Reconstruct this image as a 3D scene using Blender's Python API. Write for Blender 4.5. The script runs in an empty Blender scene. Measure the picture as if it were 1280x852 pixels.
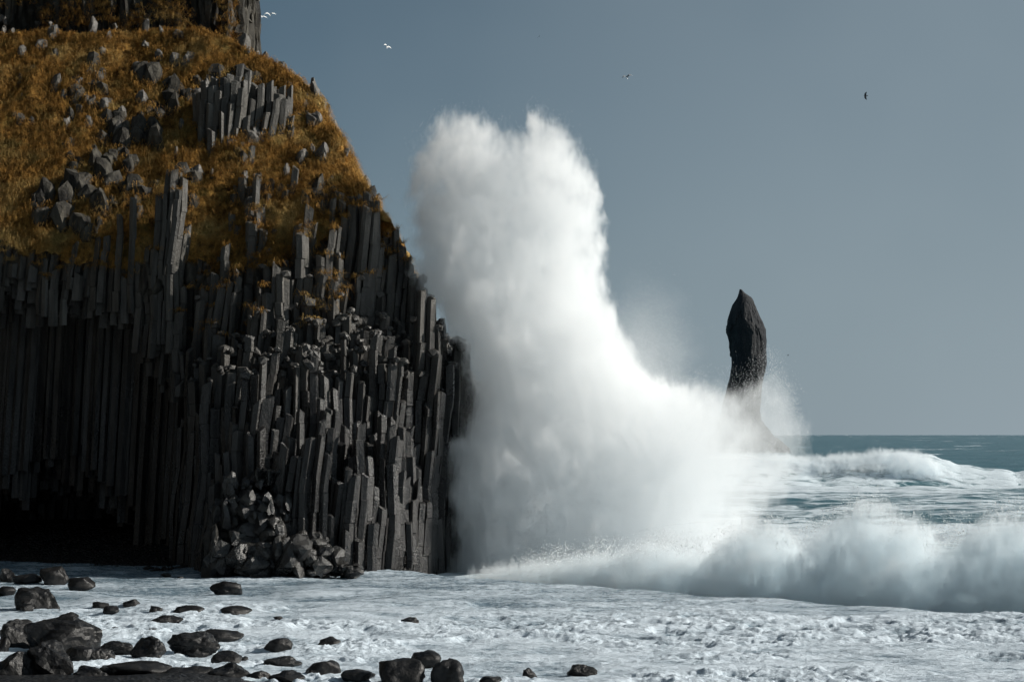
import bpy, math, random
import numpy as np
random.seed(7)
rng = np.random.default_rng(11)
sc = bpy.context.scene
COL = sc.collection

# ------------------------------------------------------------------ camera maths
F = 2489.0; CH = 6.2
PITCH = math.atan(117 / F)
cp, sp = math.cos(PITCH), math.sin(PITCH)
def ray(px, py):
    a = (px - 640) / F; b = (426 - py) / F
    return (a, cp - b * sp, sp + b * cp)
def at(px, py, Y):
    r = ray(px, py); t = Y / r[1]
    return (r[0] * t, Y, CH + r[2] * t)
def ground(px, py, z=0.0):
    r = ray(px, py); t = (z - CH) / r[2]
    return (r[0] * t, r[1] * t, z)

# ------------------------------------------------------------------ noise
def _h(ix, iy, iz, s):
    h = (ix.astype(np.int64) * 374761393 + iy.astype(np.int64) * 668265263 + iz.astype(np.int64) * 1442695041 + s * 974711) & 0xffffffff
    h = ((h ^ (h >> 13)) * 1274126177) & 0xffffffff
    h = ((h ^ (h >> 15)) * 2246822519) & 0xffffffff
    return ((h ^ (h >> 16)) & 0xffffff) / float(0xffffff)
def vn(x, y, z=0.0, s=0):
    x, y, z = np.broadcast_arrays(np.asarray(x, float), np.asarray(y, float), np.asarray(z, float))
    ix, iy, iz = np.floor(x), np.floor(y), np.floor(z)
    fx, fy, fz = x - ix, y - iy, z - iz
    fx, fy, fz = [f * f * f * (f * (f * 6 - 15) + 10) for f in (fx, fy, fz)]
    r = 0
    for a in (0, 1):
        for b in (0, 1):
            for c in (0, 1):
                r = r + _h(ix + a, iy + b, iz + c, s) * np.abs(1 - a - fx) * np.abs(1 - b - fy) * np.abs(1 - c - fz)
    return r
def fbm(x, y, z=0.0, o=4, s=0, g=0.5):
    r, a, t, k = 0, 1.0, 0, 1.0
    for i in range(o):
        r = r + a * vn(np.asarray(x) * k + 17.3 * i, np.asarray(y) * k - 9.1 * i, np.asarray(z) * k, s + i)
        t += a; a *= g; k *= 2.03
    return r / t
def sstep(a, b, x):
    t = np.clip((x - a) / (b - a), 0, 1); return t * t * (3 - 2 * t)
def cell(x, y, s=0):
    """random value of the nearest jittered point (clusters)"""
    x = np.asarray(x, float); y = np.asarray(y, float)
    ix, iy = np.floor(x), np.floor(y); z = np.zeros_like(ix)
    best = np.full(x.shape, 9e9); val = np.zeros(x.shape)
    for a in (-1, 0, 1):
        for b in (-1, 0, 1):
            cx = ix + a; cy = iy + b
            qx = cx + _h(cx, cy, z, s); qy = cy + _h(cx, cy, z, s + 1)
            d = (qx - x) ** 2 + (qy - y) ** 2
            v = _h(cx, cy, z, s + 2)
            m = d < best
            best = np.where(m, d, best); val = np.where(m, v, val)
    return val

# ------------------------------------------------------------------ object helpers
def props(o, label=None, cat=None, group=None, kind=None):
    if label: o['label'] = label
    if cat: o['category'] = cat
    if group: o['group'] = group
    if kind: o['kind'] = kind
    return o
def mesh(name, v, f, mat, parent=None, smooth=False, attr=None):
    me = bpy.data.meshes.new(name)
    if isinstance(f, np.ndarray):
        v = np.asarray(v, dtype=np.float32); n = f.shape[1]
        me.vertices.add(len(v)); me.vertices.foreach_set('co', v.ravel())
        me.loops.add(f.size); me.loops.foreach_set('vertex_index', f.astype(np.int32).ravel())
        me.polygons.add(len(f)); me.polygons.foreach_set('loop_start', np.arange(0, f.size, n, dtype=np.int32))
        me.update(calc_edges=True); me.validate()
    else:
        me.from_pydata([tuple(map(float, p)) for p in v], [], f); me.update()
    if attr:
        for k, d in attr.items():
            a = me.attributes.new(k, 'FLOAT', 'POINT'); a.data.foreach_set('value', np.asarray(d, dtype=np.float32).ravel())
    me.polygons.foreach_set('use_smooth', [smooth] * len(me.polygons))
    me.materials.append(mat)
    o = bpy.data.objects.new(name, me); COL.objects.link(o)
    if parent: o.parent = parent
    return o
def empty(name, loc=(0, 0, 0)):
    o = bpy.data.objects.new(name, None); o.location = loc; o.empty_display_size = 0.5; COL.objects.link(o); return o
def gridfaces(nr, nc):
    i = np.arange(nr - 1)[:, None] * nc + np.arange(nc - 1)[None, :]
    return np.stack([i, i + 1, i + nc + 1, i + nc], -1).reshape(-1, 4)
class Acc:
    def __init__(s): s.v = []; s.f = []
    def add(s, v, f):
        n = len(s.v); s.v += list(v); s.f += [tuple(i + n for i in q) for q in f]

# ------------------------------------------------------------------ materials
class NT:
    def __init__(s, name):
        s.m = bpy.data.materials.new(name); s.m.use_nodes = True; s.t = s.m.node_tree; s.t.nodes.clear()
        s.out = s.n('ShaderNodeOutputMaterial')
    def n(s, ty, **k):
        x = s.t.nodes.new(ty)
        for a, b in k.items(): setattr(x, a, b)
        return x
    def l(s, a, b): s.t.links.new(a, b)
    def put(s, inp, v):
        if hasattr(v, 'is_linked') or isinstance(v, bpy.types.NodeSocket): s.l(v, inp)
        else: inp.default_value = v
    def math(s, op, a, b=0.0, c=0.0, clamp=False):
        x = s.n('ShaderNodeMath', operation=op, use_clamp=clamp)
        s.put(x.inputs[0], a); s.put(x.inputs[1], b)
        if op in ('MULTIPLY_ADD',): s.put(x.inputs[2], c)
        return x.outputs[0]
    def vec(s, op, a, b=(0, 0, 0)):
        x = s.n('ShaderNodeVectorMath', operation=op); s.put(x.inputs[0], a)
        if op == 'SCALE': s.put(x.inputs[3], b)
        else: s.put(x.inputs[1], b)
        return x.outputs[0]
    def co(s, scale=(1, 1, 1), kind='Object'):
        tc = s.n('ShaderNodeTexCoord'); mp = s.n('ShaderNodeMapping'); s.l(tc.outputs[kind], mp.inputs[0])
        mp.inputs['Scale'].default_value = scale; return mp.outputs[0]
    def noise(s, vec, scale, detail=4, rough=0.55, color=False, dist=0.0):
        x = s.n('ShaderNodeTexNoise'); s.l(vec, x.inputs['Vector'])
        x.inputs['Scale'].default_value = scale; x.inputs['Detail'].default_value = detail
        x.inputs['Roughness'].default_value = rough; x.inputs['Distortion'].default_value = dist
        return x.outputs[1 if color else 0]
    def range(s, v, a, b, c=0.0, d=1.0, kind='SMOOTHSTEP'):
        x = s.n('ShaderNodeMapRange', interpolation_type=kind); s.put(x.inputs[0], v)
        for i, q in enumerate((a, b, c, d)): s.put(x.inputs[i + 1], q)
        return x.outputs[0]
    def mix(s, f, a, b):
        x = s.n('ShaderNodeMix', data_type='RGBA'); s.put(x.inputs[0], f)
        for i, q in ((6, a), (7, b)):
            if isinstance(q, tuple): x.inputs[i].default_value = (*q, 1)
            else: s.l(q, x.inputs[i])
        return x.outputs[2]
    def bump(s, h, strength, dist, prev=None):
        x = s.n('ShaderNodeBump'); x.inputs['Strength'].default_value = strength; x.inputs['Distance'].default_value = dist
        s.l(h, x.inputs['Height'])
        if prev is not None: s.l(prev, x.inputs['Normal'])
        return x.outputs[0]
    def bsdf(s, color, rough=0.5, spec=0.5, normal=None):
        x = s.n('ShaderNodeBsdfPrincipled')
        if isinstance(color, tuple): x.inputs['Base Color'].default_value = (*color, 1)
        else: s.l(color, x.inputs['Base Color'])
        s.put(x.inputs['Roughness'], rough); s.put(x.inputs['Specular IOR Level'], spec)
        if normal is not None: s.l(normal, x.inputs['Normal'])
        s.l(x.outputs[0], s.out.inputs[0]); return x
    def attr(s, name):
        x = s.n('ShaderNodeAttribute', attribute_name=name); return x.outputs['Fac']
    def curve(s, v, pts):
        x = s.n('ShaderNodeFloatCurve'); c = x.mapping.curves[0]
        pts = sorted(pts)
        while len(c.points) < len(pts): c.points.new(0.5, 0.5)
        for p, q in zip(c.points, pts): p.location = q; p.handle_type = 'AUTO_CLAMPED'
        x.mapping.update(); s.put(x.inputs[1], v); return x.outputs[0]

def rock_mat(name, c1, c2, r0, r1, streak=False, sc_=1.0, spec=0.5, bmp=0.08, dry=None):
    m = NT(name); p = m.co(); q = m.co((1, 1, 0.18)) if streak else p
    a = m.noise(q, 2.2 * sc_, 6, 0.62); b = m.noise(p, 9 * sc_, 5, 0.65); d = m.noise(p, 0.5, 3)
    col = m.mix(m.range(a, 0.32, 0.68), c1, c2)
    col = m.mix(m.range(b, 0.6, 0.78, 0, 0.55), col, tuple(min(1, x * 1.9) for x in c2))
    rg = m.range(m.math('ADD', m.math('MULTIPLY', b, 0.5), m.math('MULTIPLY', d, 0.5)), 0.38, 0.62, r0, r1)
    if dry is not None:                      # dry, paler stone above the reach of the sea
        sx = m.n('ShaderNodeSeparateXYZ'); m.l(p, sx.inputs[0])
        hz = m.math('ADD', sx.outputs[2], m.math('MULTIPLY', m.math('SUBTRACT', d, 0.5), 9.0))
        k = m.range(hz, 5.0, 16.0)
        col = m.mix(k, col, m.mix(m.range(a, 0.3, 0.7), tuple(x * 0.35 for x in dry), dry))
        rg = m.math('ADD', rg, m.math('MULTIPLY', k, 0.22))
    n = m.bump(a, 0.55, bmp * 1.5); n = m.bump(b, 0.6, bmp, n)
    m.bsdf(col, rg, spec, n); return m.m
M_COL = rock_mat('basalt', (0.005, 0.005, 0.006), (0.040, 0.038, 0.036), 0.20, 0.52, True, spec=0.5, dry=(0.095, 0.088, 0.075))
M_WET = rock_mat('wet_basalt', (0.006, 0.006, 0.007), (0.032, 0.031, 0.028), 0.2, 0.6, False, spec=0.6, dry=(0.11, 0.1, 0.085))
M_CRAG = rock_mat('crag_rock', (0.010, 0.009, 0.008), (0.075, 0.068, 0.054), 0.6, 0.9, True, spec=0.25, bmp=0.12)
M_STONE = rock_mat('wet_boulder_rock', (0.003, 0.003, 0.004), (0.017, 0.016, 0.015), 0.3, 0.6, False, 1.6, spec=0.35, bmp=0.03)
M_STACK = rock_mat('stack_rock', (0.020, 0.022, 0.026), (0.042, 0.043, 0.045), 0.7, 0.95, True, 0.12, spec=0.2, bmp=0.8)

def turf_mat(name, blades):
    m = NT(name); p = m.co()
    a = m.noise(p, 0.45, 4, 0.6); b = m.noise(p, 2.6, 5, 0.65); c = m.noise(p, 14, 3, 0.7)
    col = m.mix(m.range(b, 0.34, 0.64), (0.14, 0.082, 0.028), (0.62, 0.33, 0.085))
    col = m.mix(m.range(a, 0.5, 0.68), col, (0.66, 0.44, 0.16))
    col = m.mix(m.range(c, 0.45, 0.3, 0, 0.8), col, (0.03, 0.018, 0.008))
    g = m.noise(p, 0.9, 5, 0.7)
    col = m.mix(m.range(g, 0.52, 0.66, 0, 0.6), col, (0.14, 0.12, 0.035))
    col = m.mix(m.range(g, 0.42, 0.32, 0, 0.65), col, (0.07, 0.042, 0.02))
    n = m.bump(b, 1.0, 0.4); n = m.bump(c, 1.0, 0.1, n)
    m.bsdf(col, 0.95, 0.05, n); return m.m
M_TURF = turf_mat('dry_turf', False)
M_BLADE = turf_mat('dry_grass', True)

def foam_mat():
    m = NT('foam_wash'); p = m.co(); q = m.co((0.55, 1.0, 1.0))
    w = m.attr('foam')
    a = m.noise(q, 1.1, 6, 0.62); b = m.noise(q, 6.5, 6, 0.68); c = m.noise(p, 24, 4, 0.6)
    t = m.math('ADD', w, m.math('MULTIPLY', m.math('SUBTRACT', b, 0.5), 1.5))
    t = m.math('ADD', t, m.math('MULTIPLY', m.math('SUBTRACT', a, 0.5), 1.1))
    k = m.range(t, 0.02, 0.72)
    col = m.mix(k, (0.15, 0.215, 0.265), (0.62, 0.70, 0.77))
    n = m.bump(a, 0.5, 0.25); n = m.bump(b, 0.75, 0.12, n); n = m.bump(c, 0.5, 0.035, n)
    m.bsdf(col, m.range(k, 0, 1, 0.25, 0.75), 0.35, n); return m.m
M_FOAM = foam_mat()
def sea_mat():
    m = NT('sea_water'); p = m.co(); q = m.co((0.28, 1.0, 1.0))
    w = m.attr('foam')
    a = m.noise(q, 0.10, 6, 0.66, dist=0.5); b = m.noise(q, 0.9, 6, 0.68, dist=0.8)
    t = m.math('ADD', w, m.math('MULTIPLY', m.math('SUBTRACT', a, 0.5), 1.5))
    t = m.math('ADD', t, m.math('MULTIPLY', m.math('SUBTRACT', b, 0.5), 1.7))
    k = m.range(t, 0.42, 0.8)
    col = m.mix(k, (0.032, 0.105, 0.130), (0.60, 0.68, 0.73))
    n = m.bump(a, 0.6, 1.0); n = m.bump(b, 0.7, 0.35, n)
    m.bsdf(col, m.range(k, 0, 1, 0.3, 0.8), 0.3, n); return m.m
M_SEA = sea_mat()
def white_mat():
    m = NT('churning_foam'); p = m.co()
    a = m.noise(p, 1.4, 6, 0.65); b = m.noise(p, 7, 5, 0.65)
    col = m.mix(m.range(b, 0.35, 0.65), (0.62, 0.68, 0.70), (0.82, 0.84, 0.84))
    n = m.bump(a, 0.6, 0.35); n = m.bump(b, 0.6, 0.1, n)
    m.bsdf(col, 0.8, 0.2, n); return m.m
M_WHITE = white_mat()
def beach_mat():
    m = NT('black_pebble_beach'); p = m.co()
    v = m.n('ShaderNodeTexVoronoi'); m.l(p, v.inputs['Vector']); v.inputs['Scale'].default_value = 9
    b = m.noise(p, 3, 5)
    col = m.mix(m.range(v.outputs['Color'], 0.2, 0.9), (0.004, 0.004, 0.005), (0.026, 0.026, 0.026))
    n = m.bump(v.outputs['Distance'], 1.0, 0.06); n = m.bump(b, 0.5, 0.1, n)
    m.bsdf(col, 0.35, 0.5, n); return m.m
M_BEACH = beach_mat()
def plain(name, c, r=0.6):
    m = NT(name); p = m.co(); a = m.noise(p, 8, 3)
    m.bsdf(m.mix(a, tuple(x * 0.8 for x in c), c), r, 0.3); return m.m
M_DROP = plain('water_droplets', (0.9, 0.92, 0.92), 0.5)
M_GULLW = plain('white_feathers', (0.8, 0.8, 0.78)); M_GULLG = plain('grey_feathers', (0.22, 0.24, 0.26)); M_GULLD = plain('dark_feathers', (0.05, 0.05, 0.055))

# ------------------------------------------------------------------ beach + wash + sea
def smooth_grid(xs, ys): return np.meshgrid(xs, ys)
def ylip(x): return 89.0 + (x + 3.9) * (68.0 - 89.0) / 21.4
def beach_z(x, y):
    z = -0.22 + 0.085 * np.maximum(0, y - (95.0 - 0.42 * (x + 25.0))) * sstep(-2, -9, x)
    z = z + 0.09 * np.maximum(0, 54.5 - y + 0.12 * (x + 14)) * sstep(-4.5, -8.5, x)
    z = z - 1.6 * sstep(2.0, 9.0, y - np.minimum(ylip(x), 94)) * sstep(-8, -4, x)
    return z + 0.16 * (fbm(x * 0.5, y * 0.5, s=3) - 0.5) + 0.07 * (fbm(x * 4, y * 4, s=4) - 0.5)
xs = np.linspace(-60, 60, 480); ys = np.concatenate([np.linspace(-30, 42, 20), np.linspace(43, 130, 440)])
X, Y = smooth_grid(xs, ys)
Z = beach_z(X, Y)
props(mesh('beach', np.stack([X, Y, Z], -1).reshape(-1, 3), gridfaces(*X.shape), M_BEACH, smooth=True), kind='structure')

def wash_z(x, y):
    yl = ylip(x)
    near = sstep(80, 58, y)
    z = 0.34 * (fbm(x * 0.28, y * 0.42, s=21, o=3) - 0.5)
    calm = sstep(0.42, 0.62, fbm(x * 0.16, y * 0.34, s=77, o=3))
    wx_ = x + 1.5 * fbm(x * .4, y * .4, s=78); 
    bil = np.abs(fbm(wx_ * 0.55, y * 1.05, s=31, o=5, g=.55) - 0.5) * 2
    z = z + (0.06 + 0.42 * near) * (0.30 - bil) * (0.25 + 0.9 * calm)
    z = z + (0.05 + 0.08 * near) * (fbm(x * 3.0, y * 4.6, s=41, o=5, g=0.62) - 0.5) * (0.35 + 1.1 * calm)
    z = z - 1.9 * sstep(0.3, 5.5, y - yl + 0.8 * (fbm(x * .5, 0 * x, s=79) - .5))
    return z - 0.02
rows = np.linspace(905, 712, 640)
yr = np.array([ground(640, r, 0)[1] for r in rows])
yr = np.concatenate([yr, np.linspace(yr[-1] + 0.3, 108, 50)])
u = np.linspace(-1, 1, 900)
U, Yg = np.meshgrid(u, yr)
Xg = U * (Yg * 0.30 + 4)
Zg = wash_z(Xg, Yg)
near = sstep(84, 62, Yg)
foam = 0.30 + 0.22 * near + 0.5 * (fbm(Xg * 0.25, Yg * 0.5, s=51) - 0.5) + 1.0 * np.clip(Zg, -0.2, 0.3)
foam = foam - 0.22 * sstep(86, 97, Yg - (Xg + 4) * 0.25)
props(mesh('foam_wash', np.stack([Xg, Yg, Zg], -1).reshape(-1, 3), gridfaces(*Xg.shape), M_FOAM, smooth=True, attr={'foam': foam}), kind='structure')

SEA = -0.8
rowp = np.concatenate([np.linspace(740, 560, 330), np.linspace(559.5, 544.3, 60)])
ysea = np.array([ground(640, r, SEA)[1] for r in rowp]); ysea = np.concatenate([[55, 66], ysea, [14000, 30000]])
U, Ys = np.meshgrid(np.linspace(-1, 1, 620), ysea)
Xs = U * (Ys * 0.55 + 10)
def sea_z(x, y):
    z = SEA + 0.55 * np.sin(y * 0.13 + 0.02 * x + 2.5 * fbm(x * 0.012, y * 0.01, s=61)) * sstep(90, 180, y)
    z = z + 0.9 * (fbm(x * 0.02, y * 0.05, s=62) - 0.5) + 1.1 * (fbm(x * 0.12, y * 0.3, s=63, o=5, g=0.6) - 0.5)
    z = z + 2.2 * (fbm(x * 0.006, y * 0.012, s=64) - 0.5) * sstep(250, 900, y)
    return z
FW = 258.0
def crest(x):            # far breaker crest line and height
    yc = FW + 5 * (fbm(x * 0.04, 0 * x, s=70) - 0.5) + 0.10 * (x - 40)
    h = np.interp(x, [-60, 10, 24, 34, 40, 48, 51, 55, 59, 66, 74, 90, 150], [0, 1.5, 3.6, 3.7, 3.2, 4.0, 4.3, 3.9, 2.7, 1.9, 2.1, 1.8, 1.0]) + 0.5 * (fbm(x * 0.5, 0 * x, s=71) - 0.5)
    return yc, h
yc, hc = crest(Xs); d = Ys - yc
prof = np.where(d < 0, np.exp(-(d / 4.0) ** 2), np.exp(-(d / 13.0) ** 2))
Zs = sea_z(Xs, Ys) * (1 - 0.7 * prof) + prof * hc
foam = 0.60 - 0.62 * sstep(235, 330, Ys) - 0.22 * sstep(400, 900, Ys) + 0.12 * sstep(200, 110, Ys)
foam = foam + 0.5 * (fbm(Xs * 0.03, Ys * 0.06, s=66) - 0.5)
foam = foam + 0.5 * prof * sstep(0.6, 2, hc) * sstep(-9, 3, d)
foam = foam + 0.3 * sstep(16, 0, np.abs(d + 14)) * sstep(0.5, 2, hc)
wc = fbm(Xs * 0.015, Ys * 0.02, s=99, o=3)
foam = foam + 0.8 * sstep(0.64, 0.72, wc) * sstep(400, 700, Ys)
props(mesh('sea', np.stack([Xs, Ys, Zs], -1).reshape(-1, 3), gridfaces(*Xs.shape), M_SEA, smooth=True, attr={'foam': foam}), kind='structure')

# far breaker: the tumbling white roll on the crest, a closed lumpy body
def roll(name, x0, x1, n, m, hfun, ybase, zb, thick, parent, seed, amp):
    t = np.linspace(0, 1, n); a = np.linspace(0, 2 * math.pi, m, endpoint=False)
    T, A = np.meshgrid(t, a, indexing='ij'); x = x0 + T * (x1 - x0)
    yc_, h = hfun(x); end = np.sqrt(np.clip(np.minimum(T, 1 - T) * 9, 0, 1))
    r = 1.0
    cy = yc_ + np.cos(A) * thick * (0.4 + 0.6 * end); cz = zb(x, yc_) + (0.5 + 0.5 * np.sin(A)) * h * end
    nn = fbm(x * 0.9, cy * 0.9, cz * 0.9, s=seed, o=4) - 0.5; n2 = np.abs(fbm(x * 2.2, cy * 2.2, cz * 2.2, s=seed + 9, o=3) - 0.5)
    cy = cy + np.cos(A) * (nn * 2 - n2) * amp; cz = cz + (np.sin(A) * 0.8 + 0.3) * (nn * 2 - n2 * 1.5) * amp * end
    v = np.stack([x, cy, cz], -1).reshape(-1, 3)
    i = np.arange(n - 1)[:, None] * m; j = np.arange(m)[None, :]; j2 = (j + 1) % m
    f = np.stack([i + j, i + m + j, i + m + j2, i + j2], -1).reshape(-1, 4)
    return mesh(name, v, f, M_WHITE, parent, smooth=True)
fw = empty('breaking_wave', (40, FW, SEA))
props(fw, 'distant white wave curling over in front of the horizon, beside the sea stack', 'wave')
# ------------------------------------------------------------------ spray volumes
def spray_material(name, zr, xr_, left, right, top, dy, H, dens, warp, ero, soft, aniso=0.25, scale=0.45, color=(1, 1, 1), xm=None, vs=0.6):
    """left/right: [(z, x)], top: [(x, ztop)], dy: [(z, halfdepth)] in local metres"""
    m = NT(name); lo, hi = xr_
    tc = m.n('ShaderNodeTexCoord').outputs['Object']
    n1 = m.noise(tc, scale, 2, 0.5, color=True)
    w = m.vec('SCALE', m.vec('SUBTRACT', n1, (0.5, 0.5, 0.5)), warp)
    p = m.vec('ADD', tc, w)
    s = m.n('ShaderNodeSeparateXYZ'); m.l(p, s.inputs[0]); x, y, z = s.outputs
    uz = m.math('DIVIDE', z, H, clamp=True); ux = m.range(x, lo, hi, kind='LINEAR')
    nx = lambda q: (q - lo) / (hi - lo)
    cl = m.math('MULTIPLY_ADD', m.curve(uz, [(a / H, nx(b)) for a, b in left]), hi - lo, lo)
    cr = m.math('MULTIPLY_ADD', m.curve(uz, [(a / H, nx(b)) for a, b in right]), hi - lo, lo)
    ct = m.math('MULTIPLY', m.curve(ux, [(nx(a), b / H) for a, b in top]), H)
    cd = m.math('MULTIPLY', m.curve(uz, [(a / H, b / 10) for a, b in dy]), 10)
    ax = m.math('MINIMUM', m.math('SUBTRACT', x, cl), m.math('SUBTRACT', cr, x))
    az = m.math('SUBTRACT', ct, z)
    e = m.math('MINIMUM', ax, m.math('MULTIPLY', az, 1.0))
    rd = m.math('SQRT', m.range(e, 0, 2.5, 0.12, 1, 'LINEAR'))
    ay = m.math('SUBTRACT', m.math('MULTIPLY', cd, rd), m.math('ABSOLUTE', y))
    e = m.math('MINIMUM', e, ay)
    mp = m.n('ShaderNodeMapping'); m.l(tc, mp.inputs[0]); mp.inputs['Scale'].default_value = (1, 1, vs)
    n2 = m.noise(mp.outputs[0], scale * 3.4, 5, 0.7)
    e = m.math('ADD', e, m.math('MULTIPLY', m.math('SUBTRACT', n2, 0.5), ero))
    d = m.range(e, 0.0, soft, 0, 1)
    d = m.math('MULTIPLY', m.math('POWER', d, 1.6), dens)
    ns = m.n('ShaderNodeSeparateXYZ'); m.l(n1, ns.inputs[0])
    d = m.math('MULTIPLY', d, m.range(ns.outputs[2], 0.34, 0.66, 0.45, 1.7))      # heavier and thinner sheets inside
    d = m.math('MULTIPLY', d, m.range(n2, 0.35, 0.65, 0.45, 1.7))
    if xm:
        for (a0, b0, lo_v) in xm: d = m.math('MULTIPLY', d, m.range(x, a0, b0, 1.0, lo_v))
    v = m.n('ShaderNodeVolumePrincipled'); v.inputs['Color'].default_value = (*color, 1)
    v.inputs['Anisotropy'].default_value = aniso; m.l(d, v.inputs['Density'])
    m.l(v.outputs[0], m.out.inputs['Volume']); return m.m
def spray_domain(name, left, right, top, dy, H, mat, parent, margin=0.5, nz=60, seg=56, z0=0.0):
    L = np.array(left); R = np.array(right); T = np.array(top); D = np.array(dy)
    xx = np.linspace(T[0, 0], T[-1, 0], 400); tt = np.interp(xx, T[:, 0], T[:, 1])
    vs = []; zs = np.linspace(z0, H, nz)
    rings = 0
    for z in zs:
        m = (tt > z - margin) & (xx > np.interp(z, L[:, 0], L[:, 1])) & (xx < np.interp(z, R[:, 0], R[:, 1]))
        if not m.any(): break
        a, b = xx[m].min() - margin, xx[m].max() + margin; dd = np.interp(z, D[:, 0], D[:, 1]) + margin
        for k in range(seg):
            t = 2 * math.pi * k / seg; c, s_ = math.cos(t), math.sin(t)
            c = math.copysign(abs(c) ** 0.6, c); s_ = math.copysign(abs(s_) ** 0.8, s_)
            vs.append(((a + b) / 2 + c * (b - a) / 2, s_ * dd, z))
        rings += 1
    f = []
    for i in range(rings - 1):
        for k in range(seg):
            k2 = (k + 1) % seg; f.append((i * seg + k, i * seg + k2, (i + 1) * seg + k2, (i + 1) * seg + k))
    f.append(tuple(range(seg))[::-1]); f.append(tuple((rings - 1) * seg + k for k in range(seg)))
    return mesh(name, vs, f, mat, parent)
def droplets(name, pts, parent, smin, smax):
    n = len(pts); s = rng.uniform(smin, smax, n)[:, None, None]
    base = np.array([(1, 0, -.5), (-.5, .87, -.5), (-.5, -.87, -.5), (0, 0, 1.1)])
    a = rng.uniform(0, 6.28, n); c, q = np.cos(a), np.sin(a)
    bx = base[None, :, 0] * c[:, None] - base[None, :, 1] * q[:, None]; by = base[None, :, 0] * q[:, None] + base[None, :, 1] * c[:, None]
    v = pts[:, None, :] + s * np.stack([bx, by, np.broadcast_to(base[None, :, 2], bx.shape)], -1)
    f = (np.arange(n)[:, None, None] * 4 + np.array([(0, 2, 1), (0, 1, 3), (1, 2, 3), (2, 0, 3)])[None]).reshape(-1, 3)
    return props(mesh(name, v.reshape(-1, 3), f, M_DROP, parent), kind='stuff')

PY = 100.0; BX, _, _ = at(760, 540, PY); BZ = -1.2
def lp(px, py):
    a = at(px, py, PY); return a[0] - BX, a[2] - BZ
PH = lp(0, 128)[1]
left = [lp(x, y)[::-1] for x, y in [(540, 728), (560, 690), (560, 640), (548, 590), (545, 565), (572, 535), (582, 500), (575, 460), (552, 410), (520, 365), (514, 340), (512, 290), (506, 240), (506, 200), (525, 160), (540, 135)]]
right = [lp(x, y)[::-1] for x, y in [(860, 728), (900, 700), (960, 650), (1000, 600), (1015, 545), (1002, 500), (992, 470), (975, 440), (810, 405), (765, 370), (760, 330), (762, 280), (758, 240), (742, 200), (712, 160), (690, 135)]]
top = [lp(x, y) for x, y in [(496, 240), (508, 190), (522, 178), (538, 158), (552, 142), (575, 134), (600, 134), (620, 148), (638, 158), (655, 158), (664, 130), (678, 132), (702, 155), (726, 185), (744, 222), (758, 290), (768, 390), (785, 420), (800, 445), (835, 466), (880, 472), (915, 478), (945, 466), (965, 454), (985, 474), (1003, 530), (1015, 640)]]
dyp = [(0, 5.0), (6, 5.2), (10, 4.6), (16, 3.8), (20, 3.0), (PH, 2.0)]
left = [(max(0, a), b) for a, b in left]; right = [(max(0, a), b) for a, b in right]
lo, hi = lp(480, 0)[0], lp(1040, 0)[0]
burst = empty('wave_burst', (BX, PY, BZ))
props(burst, 'towering white burst of sea spray exploding off the end of the basalt cliff', 'sea spray')
mb = spray_material('burst_spray', None, (lo, hi), left, right, top, dyp, PH, 0.55, 1.7, 3.2, 1.1, aniso=0.0, scale=0.62, color=(0.988, 0.996, 1.0), xm=[(lp(800, 0)[0], lp(960, 0)[0], 0.15)], vs=0.5)
mb.cycles.volume_step_rate = 0.16 if hasattr(mb.cycles, 'volume_step_rate') else 1
spray_domain('spray_cloud', left, right, top, dyp, PH, mb, burst, margin=0.55)

def field(px_, z, yy):
    T = np.array(top); L = np.array(left); R = np.array(right); D = np.array(dyp)
    ax = np.minimum(px_ - np.interp(z, L[:, 0], L[:, 1]), np.interp(z, R[:, 0], R[:, 1]) - px_)
    e = np.minimum(ax, np.interp(px_, T[:, 0], T[:, 1]) - z)
    ay = np.interp(z, D[:, 0], D[:, 1]) * np.sqrt(np.clip(e / 3.5, 0.05, 1)) - np.abs(yy)
    return np.minimum(e, ay)
N = 2600000
q = np.stack([rng.uniform(lo, hi + 1, N), rng.uniform(-5.5, 5.5, N), rng.uniform(0, PH + 1, N)], -1)
e = field(q[:, 0], q[:, 2], q[:, 1]) + 2.2 * (fbm(q[:, 0] * 0.8, q[:, 1] * 0.8, q[:, 2] * 0.6, s=90) - 0.5)
prob = np.exp(-((e - 0.1) / 0.55) ** 2) * (0.35 + 0.65 * sstep(-4.5, 2.0, q[:, 0])) * 0.55 + np.exp(-((e) / 0.7) ** 2) * sstep(6, 8.5, q[:, 0]) * sstep(4.5, 7, q[:, 2]) * 0.9
fil = np.abs(fbm(q[:, 0] * 0.9 + 0.5 * q[:, 2], q[:, 1] * 0.9, q[:, 2] * 0.35, s=97) - 0.5)
prob *= (0.25 + 1.8 * np.exp(-(fil / 0.035) ** 2)) * sstep(5.0, 8.0, q[:, 2]) * (0.8 + 0.7 * sstep(15, 8, q[:, 2]))
q = q[rng.random(N) < prob * 0.5]
droplets('droplets', q, burst, 0.004, 0.015)

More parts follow.
